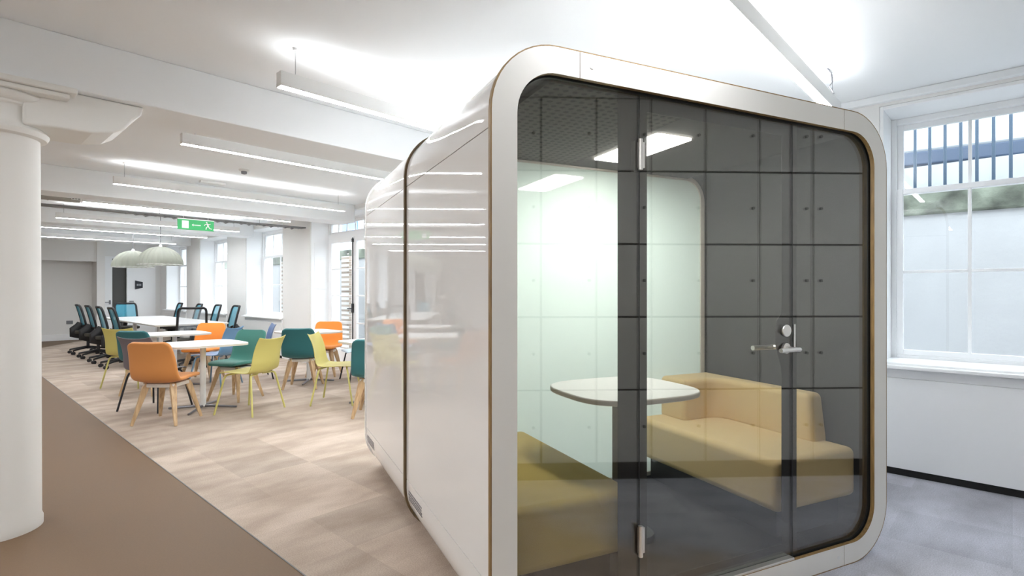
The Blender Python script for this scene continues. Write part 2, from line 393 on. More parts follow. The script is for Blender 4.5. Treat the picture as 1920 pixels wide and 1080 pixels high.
# windows
def window(n, a, b, z0, door=False):
    w = struct(empty('door_1' if door else 'window_%d' % n, (5.12, (a+b)/2, z0)))
    hw = (b-a)/2; top = 2.68-z0
    g = G()                                                   # lining, reveals
    g.box(-.36, .02, hw-.025, hw, 0, top); g.box(-.36, .02, -hw, -hw+.025, 0, top); g.box(-.36, .02, -hw+.025, hw-.025, top-.025, top)
    if door:                                                  # shutter-panel mouldings on the reveals
        for q in (.35, 1.35): g.box(-.30, -.06, hw-.034, hw-.025, q, q+.85); g.box(-.30, -.06, -hw+.025, -hw+.034, q, q+.85)
    g.build('reveal', M['white'], w, bevel=.004)
    g = G()
    for s in (-1, 1): g.box(-.02, .05, s*hw-.06 if s > 0 else s*hw+.025, s*hw-.025 if s > 0 else s*hw+.06, 0, top-.025)
    g.box(-.02, .05, -hw+.06, hw-.06, top-.07, top-.025); g.box(-.02, .05, -hw+.06, hw-.06, 0, .035)
    g.build('frame', M['white'], w, bevel=.004)
    iw = hw-.06; mr = 2.09-z0
    def sash(x, zb, zt, rows, cols=4):
        g = G(); rail = .04
        g.box(x-.018, x+.018, -iw, -iw+rail, zb, zt); g.box(x-.018, x+.018, iw-rail, iw, zb, zt)
        g.box(x-.018, x+.018, -iw+rail, iw-rail, zb, zb+rail); g.box(x-.018, x+.018, -iw+rail, iw-rail, zt-rail, zt)
        for c in range(1, cols):
            y = -iw + 2*iw*c/cols; g.box(x-.012, x+.012, y-.011, y+.011, zb+rail, zt-rail)
        for r_ in range(1, rows):
            z = zb + (zt-zb)*r_/rows; g.box(x-.0115, x+.0115, -iw+rail, iw-rail, z-.011, z+.011)
        sa = g.build('sash', M['white'], w, bevel=.003)
        g = G(); g.box(x-.003, x+.003, -iw+.02, iw-.02, zb+.02, zt-.02); g.build('pane', M['winglass'], sa)
        return sa
    if not door:
        sash(0, .035, mr+.02, 2); sash(.036, mr-.02, top-.07, 1)
        g = G(); g.box(-.42, -.02, -hw+.002, hw-.002, -.02, .012); g.box(-.455, -.40, -hw-.03, hw+.03, -.03, -.004); g.build('sill', M['white'], w, bevel=.006)
    else:
        g = G(); g.box(-.02, .05, -hw+.06, hw-.06, 2.28, 2.36); g.build('transom', M['white'], w)
        sash(.015, 2.36, top-.07, 1, 6)
        iw2 = iw
        for s in (-1, 1):
            g = G(); y0, y1 = (0.004, iw2) if s > 0 else (-iw2, -.004)
            g.box(-.02, .025, y0, y0+.075, .035, 2.28); g.box(-.02, .025, y1-.075, y1, .035, 2.28)
            g.box(-.02, .025, y0+.075, y1-.075, 2.20, 2.28); g.box(-.02, .025, y0+.075, y1-.075, .035, .26)
            for k in range(1, 4):
                z = .26+1.94*k/4; g.box(-.012, .016, y0+.075, y1-.075, z-.012, z+.012)
            lf = g.build('leaf', M['white'], w, bevel=.003)
            g = G(); g.box(0, .006, y0+.05, y1-.05, .24, 2.22); g.build('pane', M['winglass'], lf)
        g = G(); g.tube([(-.035, .02, .06), (-.035, .02, 2.26)], .009); g.box(-.05, -.02, .005, .035, 2.18, 2.24); g.box(-.05, -.02, .0, .04, .93, 1.09)
        g.tube([(-.035, .02, 1.0), (-.09, .02, 1.0), (-.09, .10, 1.0)], .009); g.build('espagnolette', M['darkmetal'], w)
    return w
for i, (a, b, z) in enumerate(OPEN):
    window(i+1 if i < 3 else i, a, b, z, door=(i == 3))

# radiator covers below the sills
RADLAB = ['white radiator cover beneath the large window on the right', 'white radiator cover beneath the sill behind the pod', 'white radiator cover next to the pod, near the glazed doors',
          'white radiator cover between glazed doors and next pier', 'white radiator cover beneath the middle far window', 'white radiator cover beneath the farthest window']
k = 0
for i, (a, b, z) in enumerate(OPEN):
    if i == 3: continue
    if i in (1, 2): k += 1; continue
    o = thing('radiator_cover', RADLAB[k], 'radiator cover', (WX, (a+b)/2, 0)); k += 1
    hw = (b-a)/2
    g = G(); g.box(-.03, .035, -hw-.3*(i == 0), hw+.1*(i == 0)-.002, .055, .70); g.build('front_panel', M['wall'] if i else M['white'], o, bevel=.003)
    g = G(); g.box(-.022, .03, -hw-.3*(i == 0), hw+.1*(i == 0)-.002, .70, .765); g.build('top_rail', M['white'], o, bevel=.006)
    g = G(); g.box(.0, .035, -hw-.3*(i == 0), hw+.1*(i == 0)-.002, .0, .055); g.build('toe_gap', M['black'], o)

# ------------------------------------------------------------------ outside
g = G(); g.box(5.6, 6.6, -8, 28, -.3, -.15); tag(g.build('paving', M['street']), 'grey paved floor of the lightwell outside the windows', 'paving')['kind'] = 'structure'
g = G(); g.box(6.6, 7.0, -8, 28, -.3, 2.07); tag(g.build('lightwell_wall', M['plaster']), 'white rendered lightwell wall outside the right window', 'wall')
g = G(); g.box(6.56, 7.0, -8, 28, 2.07, 2.29); tag(g.build('stone_coping', M['moss'], bevel=.02), 'mossy green stone ledge on top of the white lightwell wall', 'ledge')
o = thing('railing', 'blue-black upright street railing standing on the mossy ledge', 'railing', (6.66, 0, 2.29))
for k in range(40):
    y = -1.6+.1166*k - .02
    g = G(); g.tube([(0, y, 0), (0, y, 1.25)], .0135, 8); g.build('bar', M['railblue'], o, smooth=True)
g = G(); g.box(-.02, .02, -1.75, 3.2, 1.25, 1.28); g.build('top_rail', M['railblue'], o)
g = G(); g.box(7.2, 16, -20, 45, 2.0, 2.66); tag(g.build('street', M['street']), 'street and pavement beyond the railing, above the mossy ledge', 'street')['kind'] = 'structure'
v = thing('van', 'white van with a dark blue skirt parked in the street beyond the railing', 'van', (10.1, .1, 2.66), R(8))
g = G(); g.prism([(-2.8, .54), (2.5, .54), (2.85, .75), (2.7, 1.2), (1.9, 2.1), (-2.8, 2.15)], YZ, -.95, .95); g.build('body', M['vanwhite'], v, bevel=.06, segs=3)
g = G(); g.prism([(-2.75, .36), (2.75, .36), (2.8, .54), (-2.78, .54)], YZ, -.98, .98); g.build('skirt', M['vanblue'], v, bevel=.02)
for y in (-1.9, 2.0):
    for x in (-.8, .8):
        g = G(); g.tube([(x-.1, y, .33), (x+.1, y, .33)], .33, 24); g.build('wheel', M['rubber'], v, smooth=True)
g = G(); n = 16; g.prism([(-.28+.09*math.cos(2*PI*i/n), .43+.032*math.sin(2*PI*i/n)) for i in range(n)], YZ, -1.0, -.96); g.build('side_marker', M['vanorange'], v)
o = thing('street_building', 'pale building across the street, seen bright through the windows', 'building', (16, 10, 2.27))
g = G(); g.box(0, .4, -30, 34, 0, 6); g.build('facade', M['facade'], o)
for (y, z, mk, wd) in ((-4.6, 2.1, 'facade', 1.2), (17.2, 1.9, 'bluepanel', 1.6), (13.6, 1.9, 'tealpanel', 1.5)):
    g = G(); g.box(-.05, 0, y-wd/2, y+wd/2, z, z+2.2); g.build('wall_panel', M[mk], o)
for i, (y, lab) in enumerate(((9.62, 'exposed brick edge seen through the glazed doors'), (12.55, 'exposed brick edge outside the window next to the glazed doors'), (15.5, 'exposed brick edge outside the middle far window'))):
    g = G(); g.box(5.95, 6.1, y+.55, y+.85, -.15, 2.07)
    tag(g.build('brick_pier', M['brick']), lab, 'brickwork')

# ------------------------------------------------------------------ column with its head
c = thing('column', 'round white cast column with moulded head at the left edge', 'column', (.24, 4.12, 0))
g = G(); g.lathe([(.207, 0), (.207, .04), (.200, .06), (.197, 1.2), (.193, 2.17), (.20, 2.18)], n=64); g.build('shaft', M['column'], c, smooth=True)
g = G(); g.lathe([(.195, 2.17), (.222, 2.178), (.232, 2.195), (.234, 2.205), (.222, 2.22), (.205, 2.235), (.200, 2.25), (.198, 2.30), (.208, 2.325), (.222, 2.332), (.226, 2.342), (.245, 2.35), (.262, 2.365), (.266, 2.38), (.255, 2.392), (.255, 2.41)], n=64)
g.build('capital', M['column'], c, smooth=True)
g = G(); g.box(-.32, .32, -.30, .20, 2.418, 2.452); g.box(-.29, .29, -.28, .20, 2.39, 2.418); g.build('abacus', M['column'], c, bevel=.008, segs=3)
for s in (1, -1):
    prof = [(.10, 2.225), (.24, 2.235), (.40, 2.24), (.50, 2.262), (.56, 2.30), (.60, 2.36), (.64, 2.40), (.655, 2.452), (.10, 2.452)]
    g = G(); g.prism([(s*x, z) for x, z in prof], XZ, -.205, .17); g.build('bracket', M['column'], c, bevel=.012, segs=3)

# ------------------------------------------------------------------ linear pendant lights
def linear_light(y, label, x0=1.36, x1=4.14, proto=[]):
    t = thing('linear_pendant_light', label, 'light', (x0, y, 2.50), 0, 'linear ceiling pendants')
    if proto:
        for ch in list(proto[0].children): copy_tree(ch, t)
        return t
    L = x1-x0
    g = G(); g.box(0, L, -.03, -.025, .0, .085); g.box(0, L, .025, .03, .0, .085); g.box(0, .005, -.025, .025, 0, .085); g.box(L-.005, L, -.025, .025, 0, .085); g.box(.005, L-.005, -.025, .025, .03, .035); g.build('housing', M['alu'], t, bevel=.002)
    g = G(); g.box(.006, L-.006, -.0245, .0245, -.002, .006); g.build('diffuser', M['lampdown'], t)
    g = G(); g.box(.1, L-.1, -.0245, .0245, .055, .06); g.build('uplight', M['lampup'], t)
    for x in (.1, L-.1):
        g = G(); g.tube([(x, 0, .085), (x, 0, .235)], .0018, 6); g.build('suspension_wire', M['greymetal'], t)
        g = G(); g.lathe([(.016, .235), (.016, .25)], x, 0, 16); g.build('ceiling_rose', M['alu'], t)
    proto.append(t); return t
ordn = ['hanging above the right window side, in front of the pod top', 'starting above the pod, nearest whole one in the main room', 'just behind the first ceiling beam',
        'second behind the first ceiling beam, with bright glow above it', 'passing just behind the exit sign beam', 'crossing behind the green exit sign',
        'second farthest, beyond the pendant shades', 'farthest one by the end wall']
for y, t in zip((.87, 3.09, 4.86, 7.2, 8.95, 11.17, 12.98, 15.2), ordn):
    linear_light(y, 'white linear pendant light ' + t)
# added unseen lamps over corridor and behind camera, to brighten room and pod front
for y, t in zip((-1.35, .87, 3.09, 5.3, 7.2, 9.9, 13.5), ('farthest back', 'left of the camera', 'left of the column', 'second past the column', 'third past the column', 'fourth past the column', 'last along the corridor')):
    q = linear_light(y, 'added unseen white linear pendant light over the corridor side, ' + t); q.location.x = -3.1
g = G(); g.tube([(3.98, .87, 2.592), (4.03, .86, 2.62), (3.99, .88, 2.66), (4.04, .87, 2.70), (3.96, .86, 2.735), (3.90, .87, 2.748)], .004, 8)
tag(g.build('power_cable', M['greymetal'], smooth=True), 'looped grey power cable between ceiling and the linear light above the pod', 'cable')
# duct, tray, smoke detector, emergency light
o = thing('ventilation_duct', 'round galvanised duct end under the ceiling beside the column', 'duct', (1.28, 8.62, 2.50))
g = G(); g.tube([(-4.6, 0, 0), (0, 0, 0)], .062, 28)
for k in range(14): g.tube([(-.3-.3*k, 0, 0), (-.31-.3*k, 0, 0)], .066, 28)
g.build('pipe', M['duct'], o, smooth=True)
g = G(); g.box(-.09, .0, -.068, -.058, -.035, .035); g.build('outlet_plate', M['signwhite'], o)
for k in range(3):
    g = G(); g.box(-.082+.028*k, -.062+.028*k, -.071, -.067, -.028, .028); g.build('outlet', M['black'], o)
o = thing('cable_tray', 'thin perforated metal cable tray running across below the ceiling', 'cable tray', (-1.0, 9.62, 2.485))
g = G(); g.box(0, 5.7, -.09, .09, 0, .008); g.box(0, 5.7, -.09, -.082, .008, .022); g.box(0, 5.7, .082, .09, .008, .022)
g.build('channel', M['tray'], o)
g = G()
for k in range(22):
    x = 2.9+.125*k; g.tube([(x, -.05, .010), (x+.06, -.03, -.012-.008*(k % 3)), (x+.15, .03, .012)], .010, 6)
g.build('cable_bundle', M['cable'], o)
g = G()
for x in (.4, 1.9, 3.4, 4.9): g.tube([(x, 0, .008), (x, 0, .265)], .003, 6)
g.build('hanger', M['greymetal'], o)
o = thing('smoke_detector', 'small round smoke detector on the ceiling between the linear lights', 'smoke detector', (2.50, 6.6, 2.75))
g = G(); g.lathe([(.055, 0), (.055, -.014), (.04, -.022)], n=24); g.build('base', M['alu'], o)
g = G(); g.lathe([(.032, -.022), (.03, -.05), (.012, -.056)], n=24); g.build('sensor_head', M['greymetal'], o)
g = G(); g.box(2.35, 2.65, 7.60, 7.68, 2.722, 2.75); tag(g.build('emergency_ceiling_light', M['alu'], bevel=.003), 'slim rectangular emergency light fitted to the ceiling', 'emergency light')

# exit sign
o = thing('exit_sign', 'green exit sign with left arrow and white running figure', 'exit sign', (2.445, 8.1, 2.152))
W, Hs = .22, .135
g = G(); g.box(-W, W, -.012, .012, 0, Hs); g.build('panel', M['green'], o)
g = G(); g.box(-W-.004, W+.004, -.016, .016, Hs, Hs+.012); g.build('top_rail', M['alu'], o)
for x in (-.15, .15):
    g = G(); g.tube([(x, 0, Hs+.01), (x, 0, .301)], .0025, 6); g.build('hanger', M['alu'], o)
g = G(); g.box(-.172, -.092, -.0145, -.012, .018, .118); g.build('door_symbol', M['signwhite'], o)
g = G(); g.prism([(-.055, .066), (-.035, .084), (-.035, .072), (.055, .072), (.055, .060), (-.035, .060), (-.035, .048)], XZ, -.0145, -.012); g.build('arrow_symbol', M['signwhite'], o)
g = G(); cx = .14
n = 12; g.prism([(cx-.012+.010*math.cos(2*PI*i/n), .112+.010*math.sin(2*PI*i/n)) for i in range(n)], XZ, -.0145, -.012)
def limb(pts, w):
    for (a, b) in zip(pts, pts[1:]):
        d_ = Vector((b[0]-a[0], b[1]-a[1])).normalized(); nx, ny = -d_.y*w/2, d_.x*w/2
        g.prism([(a[0]+nx, a[1]+ny), (b[0]+nx, b[1]+ny), (b[0]-nx, b[1]-ny), (a[0]-nx, a[1]-ny)], XZ, -.0145, -.012)
limb([(cx-.006, .100), (cx+.008, .062)], .020)
limb([(cx-.006, .096), (cx-.03, .086), (cx-.042, .068)], .009)
limb([(cx-.002, .094), (cx+.022, .088), (cx+.036, .098)], .009)
limb([(cx+.006, .062), (cx-.016, .044), (cx-.020, .018)], .011)
limb([(cx+.010, .062), (cx+.024, .036), (cx+.050, .028)], .011)
g.build('running_figure', M['signwhite'], o)

# pendant shades
def pendant(x, y, label, proto=[]):
    t = thing('pendant_lamp', label, 'pendant lamp', (x, y, 1.82), 0, 'dome pendants over the meeting table')
    if proto:
        for ch in list(proto[0].children): copy_tree(ch, t)
        return t
    prof = [(.36*math.cos(a), .335*math.sin(a)) for a in [PI/2*i/12*.93 for i in range(13)]]
    g = G(); g.lathe(prof, n=96, cap=False, fr=lambda k: 1+.018*math.cos(k*PI/2)); g.build('shade', M['shade'], t, smooth=False, solid=.004)
    g = G(); g.tube([(.36*math.cos(2*PI*i/48), .36*math.sin(2*PI*i/48), 0) for i in range(49)], .006, 6); g.build('rim', M['alu'], t, smooth=True)
    g = G(); g.lathe([(.02, .30), (.03, .335), (.02, .37)], n=16); g.build('cap', M['alu'], t)
    g = G(); g.tube([(0, 0, .36), (0, 0, .91)], .005, 8); g.build('cord', M['greymetal'], t)
    g = G(); g.lathe([(.04, .93), (.035, .905), (.01, .90)], n=20); g.build('ceiling_rose', M['greymetal'], t)
    proto.append(t); return t
pendant(2.90, 11.57, 'ribbed white dome pendant, nearer and larger of the pair')
pendant(2.81, 13.13, 'ribbed white dome pendant, farther left of the pair')

# ------------------------------------------------------------------ pods
PW = 2.175; PH = 2.2
def loop_pairs(o0, o1, ins, inr):
    """outline of the pod section: (outer, inner) point pairs, outline inset o0, inner inset o1"""
    r = .26; n = 12; P = []
    for (cx, cz, a0) in ((PW-r, r, -PI/2), (PW-r, PH-r, 0), (r, PH-r, PI/2), (r, r, PI)):
        for i in range(n+1):
            a = a0+PI/2*i/n; ca, sa = math.cos(a), math.sin(a)
            P.append(((cx+(r-o0)*ca, cz+(r-o0)*sa), (cx+(r-o1)*ca, cz+(r-o1)*sa)))
    return P
def seg(P, i0, i1, extra0=None, extra1=None):
    q = [P[i % len(P)] for i in range(i0, i1+1)]
    if extra0: q = [extra0]+q
    if extra1: q = q+[extra1]
    return q
podA = thing('meeting_pod', 'white rounded meeting pod with tinted glass front and door', 'meeting pod', (1.2865, 1.292, 0), math.atan2(-.379, .926))
podB = thing('meeting_pod', 'white pod section joined behind the glass-fronted one, side vent visible', 'meeting pod', (1.2865, 1.292, 0), math.atan2(-.379, .926))
def ring(parent, y0, y1, o0, o1, full):
    P = loop_pairs(o0, o1, 0, 0); gp = .0012
    zo, zi = o0, o1
    ml = dict(m_front=0, m_out=1, m_in=1, m_back=1)
    if not full:
        g = G(); g.band(P, y0, y1, True, m_front=1, m_out=1, m_in=1, m_back=1); g.build('edge_trim', [M['podframe'], M['plydark'] if y0 < 2 else M['podwhite']], parent); return
    ts = (.353, 1.841)
    g = G(); g.band(loop_pairs(o0, o0+.0045, 0, 0), y0, y1, True); g.build('edge_trim', M['ply'], parent)
    zo = o0+.0045; P = loop_pairs(zo, o1, 0, 0)
    # right C piece: corners 0,1 (indices 0..25)
    g = G(); g.band(seg(P, 0, 25, ((ts[1]+gp, zo), (ts[1]+gp, zi)), ((ts[1]+gp, PH-zo), (ts[1]+gp, PH-zi))), y0, y1, **ml); g.build('front_frame', [M['podframe'], M['ply']], parent)
    g = G(); g.band([((ts[1]-gp, PH-zo), (ts[1]-gp, PH-zi)), ((ts[0]+gp, PH-zo), (ts[0]+gp, PH-zi))], y0, y1, **ml); g.build('front_frame', [M['podframe'], M['ply']], parent)
    g = G(); g.band(seg(P, 26, 51, ((ts[0]-gp, PH-zo), (ts[0]-gp, PH-zi)), ((ts[0]-gp, zo), (ts[0]-gp, zi))), y0, y1, **ml); g.build('front_frame', [M['podframe'], M['ply']], parent)
    g = G(); g.band([((ts[0]+gp, zo), (ts[0]+gp, zi)), ((ts[1]-gp, zo), (ts[1]-gp, zi))], y0, y1, **ml); g.build('front_frame', [M['podframe'], M['ply']], parent)
def pod_shell(parent, y0, y1, o0=.008):
    o1 = .075; P = loop_pairs(o0, o1, 0, 0); za, zb = .309, 1.886; e = .002
    m = M['podwhite']
    g = G(); g.band([((PW-o0, za+e), (PW-o1, za+e)), ((PW-o0, zb-e), (PW-o1, zb-e))], y0, y1); g.build('side_panel', m, parent)
    g = G(); g.band([((o0, zb-e), (o1, zb-e)), ((o0, za+e), (o1, za+e))], y0, y1); g.build('side_panel', m, parent)
    g = G(); g.band(seg(P, 13, 38, ((PW-o0, zb+e), (PW-o1, zb+e)), ((o0, zb+e), (o1, zb+e))), y0, y1); g.build('roof_panel', m, parent, smooth=True)
    q = [((o0, za-e), (o1, za-e))] + seg(P, 39, 51) + seg(P, 0, 12) + [((PW-o0, za-e), (PW-o1, za-e))]
    g = G(); g.band(q, y0, y1); g.build('base_panel', m, parent, smooth=True)
    # felt lining
    Q = loop_pairs(.077, .09, 0, 0); g = G(); g.band(Q, y0, y1, True); g.build('lining', M['felt'], parent, smooth=True)
    # vents on both sides
    for s in (0, 1):
        g = G()
        rr = .26-o0
        for k in range(10):
            for row in range(4):
                zc = .262-.015*row
                dx = rr - math.sqrt(max(0, rr*rr-max(0, .26-zc)**2)); xs = o0+dx
                x = xs if s == 0 else PW-xs
                ya = y1-.30+.026*k + (.006 if row % 2 else 0)
                g.box(x-.0015, x+.0015, ya, ya+.017, zc-.004, zc+.004)
        g.build('vent_grille', M['greymetal'], parent)
# front pod -------------------------------------------------------
ring(podA, 0, .020, 0, .10, True)
pod_shell(podA, .0205, 1.195)
g = G(); g.band(loop_pairs(.090, .106, 0, 0), .027, .046, True); g.build('gasket', M['gasket'], podA)
inner = rrect(.104, PW-.104, .104, PH-.104, .155, 12)
for a, b, nm in ((.0, .6425, 'fixed_pane'), (1.521, 3, 'fixed_pane')):
    g = G(); g.prism(clipx(inner, a, b), XZ, .030, .038); g.build(nm, M['podglass'], podA)
door = empty('glass_door', (0, 0, 0)); door.parent = podA
dz0, dz1 = .108, PH-.108
g = G(); g.box(.647, 1.516, .030, .038, dz0, dz1); g.build('door_pane', M['podglass'], door)
g = G()
# printed black border on the inside of the door, wider at the lock
bul = [(1.516, dz0), (1.516, dz1), (1.459, dz1), (1.459, 1.26), (1.455, 1.22), (1.425, 1.19), (1.415, 1.14), (1.418, 1.08), (1.43, 1.04), (1.453, .98), (1.459, .92), (1.459, dz0)]
g.prism(bul, XZ, .0385, .0405)
g.box(.647, .689, .0385, .0405, dz0, dz1); g.box(.689, 1.459, .0385, .0405, PH-.165, dz1); g.box(.689, 1.459, .0385, .0405, dz0, .165)
g.build('border_print', M['frit'], door)
g = G(); g.box(.549, .6425, .0385, .0405, .106, PH-.106); g.build('border_print', M['frit'], podA)
g = G(); g.box(1.521, 1.558, .0385, .0405, .106, PH-.106); g.build('border_print', M['frit'], podA)
g = G(); g.box(.6425, .647, .031, .040, .106, PH-.106); g.box(1.516, 1.521, .031, .040, .106, PH-.106); g.build('door_seal', M['gasket'], podA)
for z in (1.856, .346):
    g = G(); g.tube([(.640, .016, z-.06), (.640, .016, z+.06)], .0095, 16); g.box(.636, .662, .018, .030, z-.05, z+.05); g.build('hinge', M['steel'], door, smooth=True)
g = G(); g.box(.68, 1.50, .004, .034, .098, .110); g.build('threshold', M['steel'], podA, bevel=.002)
hd = empty('door_handle', (0, 0, 0)); hd.parent = door
def disc(x, z, r, y0, y1):
    n = 28; g.prism([(x+r*math.cos(2*PI*i/n), z+r*math.sin(2*PI*i/n)) for i in range(n)], XZ, y0, y1)
hx = 1.470
hl = D.objects
g = G(); disc(hx, 1.142, .028, .018, .030); g.build('lock_knob', M['steel'], door, bevel=.003)
D.objects.remove(hd)
g = G(); disc(hx, 1.062, .024, .020, .030); g.tube([(hx, .02, 1.062), (hx, -.035, 1.062)], .010, 14); g.tube([(hx+.012, -.036, 1.062), (hx-.115, -.040, 1.062)], .010, 14)
g.build('outer_handle', M['steel'], door, smooth=True)
g = G(); disc(hx, 1.062, .024, .041, .050); g.tube([(hx, .041, 1.062), (hx, .092, 1.062)], .010, 14); g.tube([(hx+.01, .094, 1.062), (hx-.13, .096, 1.062)], .011, 14)
g.build('inner_handle', M['steel'], door, smooth=True)
g = G(); g.box(1.522, 1.532, .024, .0298, 1.05, 1.17); g.build('strike_plate', M['steel'], podA)
for (x, z) in ((.405, PH-.05), (1.80, .05)):
    g = G(); disc(x, z, .009, -.002, 0); g.build('cover_cap', M['alu'], podA)
# raised floor, ceiling panel, light, rear glass
g = G(); g.box(.095, PW-.095, .05, 1.14, .092, .12); g.build('pod_floor', M['podcarpet'], podA)
g = G(); g.box(.255, PW-.255, .05, 1.14, 2.088, 2.106); g.v = [(min(x, .985), y, z) for x, y, z in g.v]; g.build('ceiling_panel', M['perf'], podA)
g = G(); g.box(.988, PW-.255, .05, 1.14, 2.088, 2.106); g.build('ceiling_panel', M['feltdark'], podA)
g = G(); g.box(1.035, 1.25, .39, .93, 2.078, 2.088); g.build('light_panel', M['podled'], podA)
g = G(); g.prism(rrect(.118, PW-.118, .14, PH-.118, .13, 12), XZ, 1.16, 1.168); g.build('frosted_screen', M['frost'], podA)
P = []
for a, b in zip(rrect(.09, PW-.09, .09, PH-.09, .17, 12), rrect(.122, PW-.122, .14, PH-.122, .128, 12)): P.append((a, b))
g = G(); g.band(P, 1.15, 1.178, True); g.build('screen_frame', M['creamplastic'], podA)
# rear pod -------------------------------------------------------
ring(podB, 1.198, 1.222, -.004, .09, False)
pod_shell(podB, 1.224, 2.43)
ring(podB, 2.432, 2.455, 0, .10, False)
g = G(); g.prism(rrect(.10, PW-.10, .10, PH-.10, .16, 12), XZ, 2.436, 2.446); g.build('rear_pane', M['winglass'], podB)
g = G(); g.box(.095, PW-.095, 1.24, 2.42, .092, .12); g.build('pod_floor', M['street'], podB)
g = G(); g.box(.5, 1.7, 1.75, 2.3, 2.08, 2.1); g.build('light_panel', emit('rear_led', (.98, 1, .98), 13), podB)

# sofas and table inside the pod
def sofa(mirror, label, mat):
    t = thing('sofa', label, 'sofa', (0, 0, 0)); t.matrix_world = podA_m @ Matrix.Translation((0, 0, .12))
    mx = (lambda x: PW-x) if mirror else (lambda x: x)
    def bb(name, x0, x1, y0, y1, z0, z1, bev, m=mat):
        a, b = sorted((mx(x0), mx(x1))); g = G(); g.box(a, b, y0, y1, z0-.12, z1-.12); return g.build(name, m, t, bevel=bev, segs=5, smooth=True)
    bb('seat', .098, .68, .09, 1.13, .27, .52, .035)
    pl = [(.098, .24), (.215, .24), (.215, .80)] + arc(.315, .80, .10, PI, PI/2, 6)[1:] + [(.50, .90), (.50, 1.13), (.098, 1.13)]
    q = G(); q.prism([(mx(x), y) for x, y in pl], XY, .38, .65)
    q.v = [(x, y+.035, z) if (z > .6 and y < .3) else (x, y, z) for x, y, z in q.v]
    q.build('backrest', mat, t, bevel=.03, segs=5, smooth=True)
    bb('plinth', .14, .60, .16, 1.10, .12, .27, .003, M['blackplastic'])
    return t
podA_m = Matrix.Translation((1.2865, 1.292, 0)) @ Matrix.Rotation(math.atan2(-.379, .926), 4, 'Z')
sofa(False, 'mustard sofa inside the pod at the left, nearest the glass front', M['mustard'])
sofa(True, 'cream yellow sofa against the right wall inside the pod', M['cream'])
def superell(hx, hy, n, p=3.2):
    return [(math.copysign(abs(math.cos(2*PI*i/n))**(2/p), math.cos(2*PI*i/n))*hx, math.copysign(abs(math.sin(2*PI*i/n))**(2/p), math.sin(2*PI*i/n))*hy) for i in range(n)]
t = thing('pod_table', 'white rounded-square pedestal table inside the glass pod', 'table'); t.matrix_world = podA_m @ Matrix.Translation((.915, .50, .12))
g = G(); g.prism(superell(.33, .30, 64), XY, .704, .730, 0, 1); g.build('tabletop', [M['tabletop'], M['tableedge']], t, bevel=.008, segs=3)
g = G(); g.box(-.045, .0, -.03, .03, .03, .704); g.build('pedestal', pbr('bronze_metal', (.12, .10, .08), .4, metal=.3), t, bevel=.004)
g = G(); g.box(.001, .012, -.03, .03, .03, .704); g.build('pedestal_face', M['alu'], t)
g = G(); g.prism(superell(.13, .13, 48), XY, 0, .03); g.build('base_plate', M['blackplastic'], t)

# ------------------------------------------------------------------ lockers (seen mirrored in the pod's glass)
lk = thing('locker_bank', 'tall grey locker bank reflected in the tinted glass of the pod', 'lockers', (.90, -1.05, 0))
g = G(); g.box(0, 3.474, 0, .49, .128, 2.70); g.build('carcass', M['lockgap'], lk)
g = G(); g.box(.01, 3.46, .02, .46, 0, .128); g.build('plinth', M['blackplastic'], lk)
g = G(); g.box(0, 3.474, 0, .51, 2.672, 2.745); g.build('top_filler', M['locker'], lk)
dr = None
for cI in range(9):
    for rI in range(5):
        if dr is None:
            g = G(); g.box(.007, .379, 0, .018, .007, .501); dr = g.build('locker_door', M['locker'], lk, bevel=.0015); o = dr
            g = G(); g.tube([(0, 0, 0), (0, .012, 0)], .011, 14); kn = g.build('lock', M['lock'], dr, smooth=True)
        else:
            o = dr.copy(); COL.objects.link(o); o.parent = lk
            kn2 = kn.copy(); COL.objects.link(kn2); kn2.parent = o
        o.location = (.386*cI, .492, .128+.508*rI)
        ch = o.children[0]; ch.location = (.332 if cI < 7 else .05, .018, .254)

# ------------------------------------------------------------------ café chairs
def cr(P, t):
    n = len(P)-1; x = t*n; i = min(int(x), n-1); u = x-i
    p0, p1, p2, p3 = P[max(i-1, 0)], P[i], P[i+1], P[min(i+2, n)]
    return tuple(.5*((2*b)+(-a+c)*u+(2*a-5*b+4*c-d)*u*u+(-a+3*b-3*c+d)*u**3) for a, b, c, d in zip(p0, p1, p2, p3))
def shell(kind):
    # rows: y, z, half width, side lift (towards the sitter)
    if kind == 'pad':
        P = [(.235, .432, .17, 0), (.225, .450, .205, .002), (.12, .452, .225, .010), (0, .440, .232, .022), (-.12, .430, .240, .026), (-.192, .442, .240, .034), (-.235, .51, .236, .036), (-.252, .62, .230, .03), (-.272, .72, .220, .022), (-.298, .80, .205, .014), (-.308, .828, .155, .008)]
    else:
        P = [(.235, .430, .18, 0), (.225, .445, .21, .002), (.11, .445, .225, .010), (0, .437, .232, .014), (-.12, .432, .236, .020), (-.192, .447, .236, .030), (-.232, .52, .230, .040), (-.248, .62, .222, .042), (-.268, .72, .218, .034), (-.290, .785, .217, .022), (-.302, .812, .215, .014)]
    nv, nu = 26, 12; g = G()
    pts = [cr(P, i/nv) for i in range(nv+1)]
    for i, (y, z, hw, li) in enumerate(pts):
        a = pts[max(i-1, 0)]; b = pts[min(i+1, nv)]
        ty, tz = b[0]-a[0], b[1]-a[1]; l = math.hypot(ty, tz); ny, nz = tz/l, -ty/l       # normal towards the sitter
        for j in range(nu+1):
            u = -1+2*j/nu; k = li*abs(u)**2.2
            zz = z+nz*k; yy = y+ny*k
            if kind != 'pad':
                w = max(0, (i/nv-.8)/.2); zz += w*(.020*abs(u)**3 - .002)
            g.v.append((u*hw, yy, zz))
    for i in range(nv):
        for j in range(nu):
            a = i*(nu+1)+j; g.f.append((a, a+1, a+nu+2, a+nu+1)); g.m.append(0)
    return g
chair_proto = {}
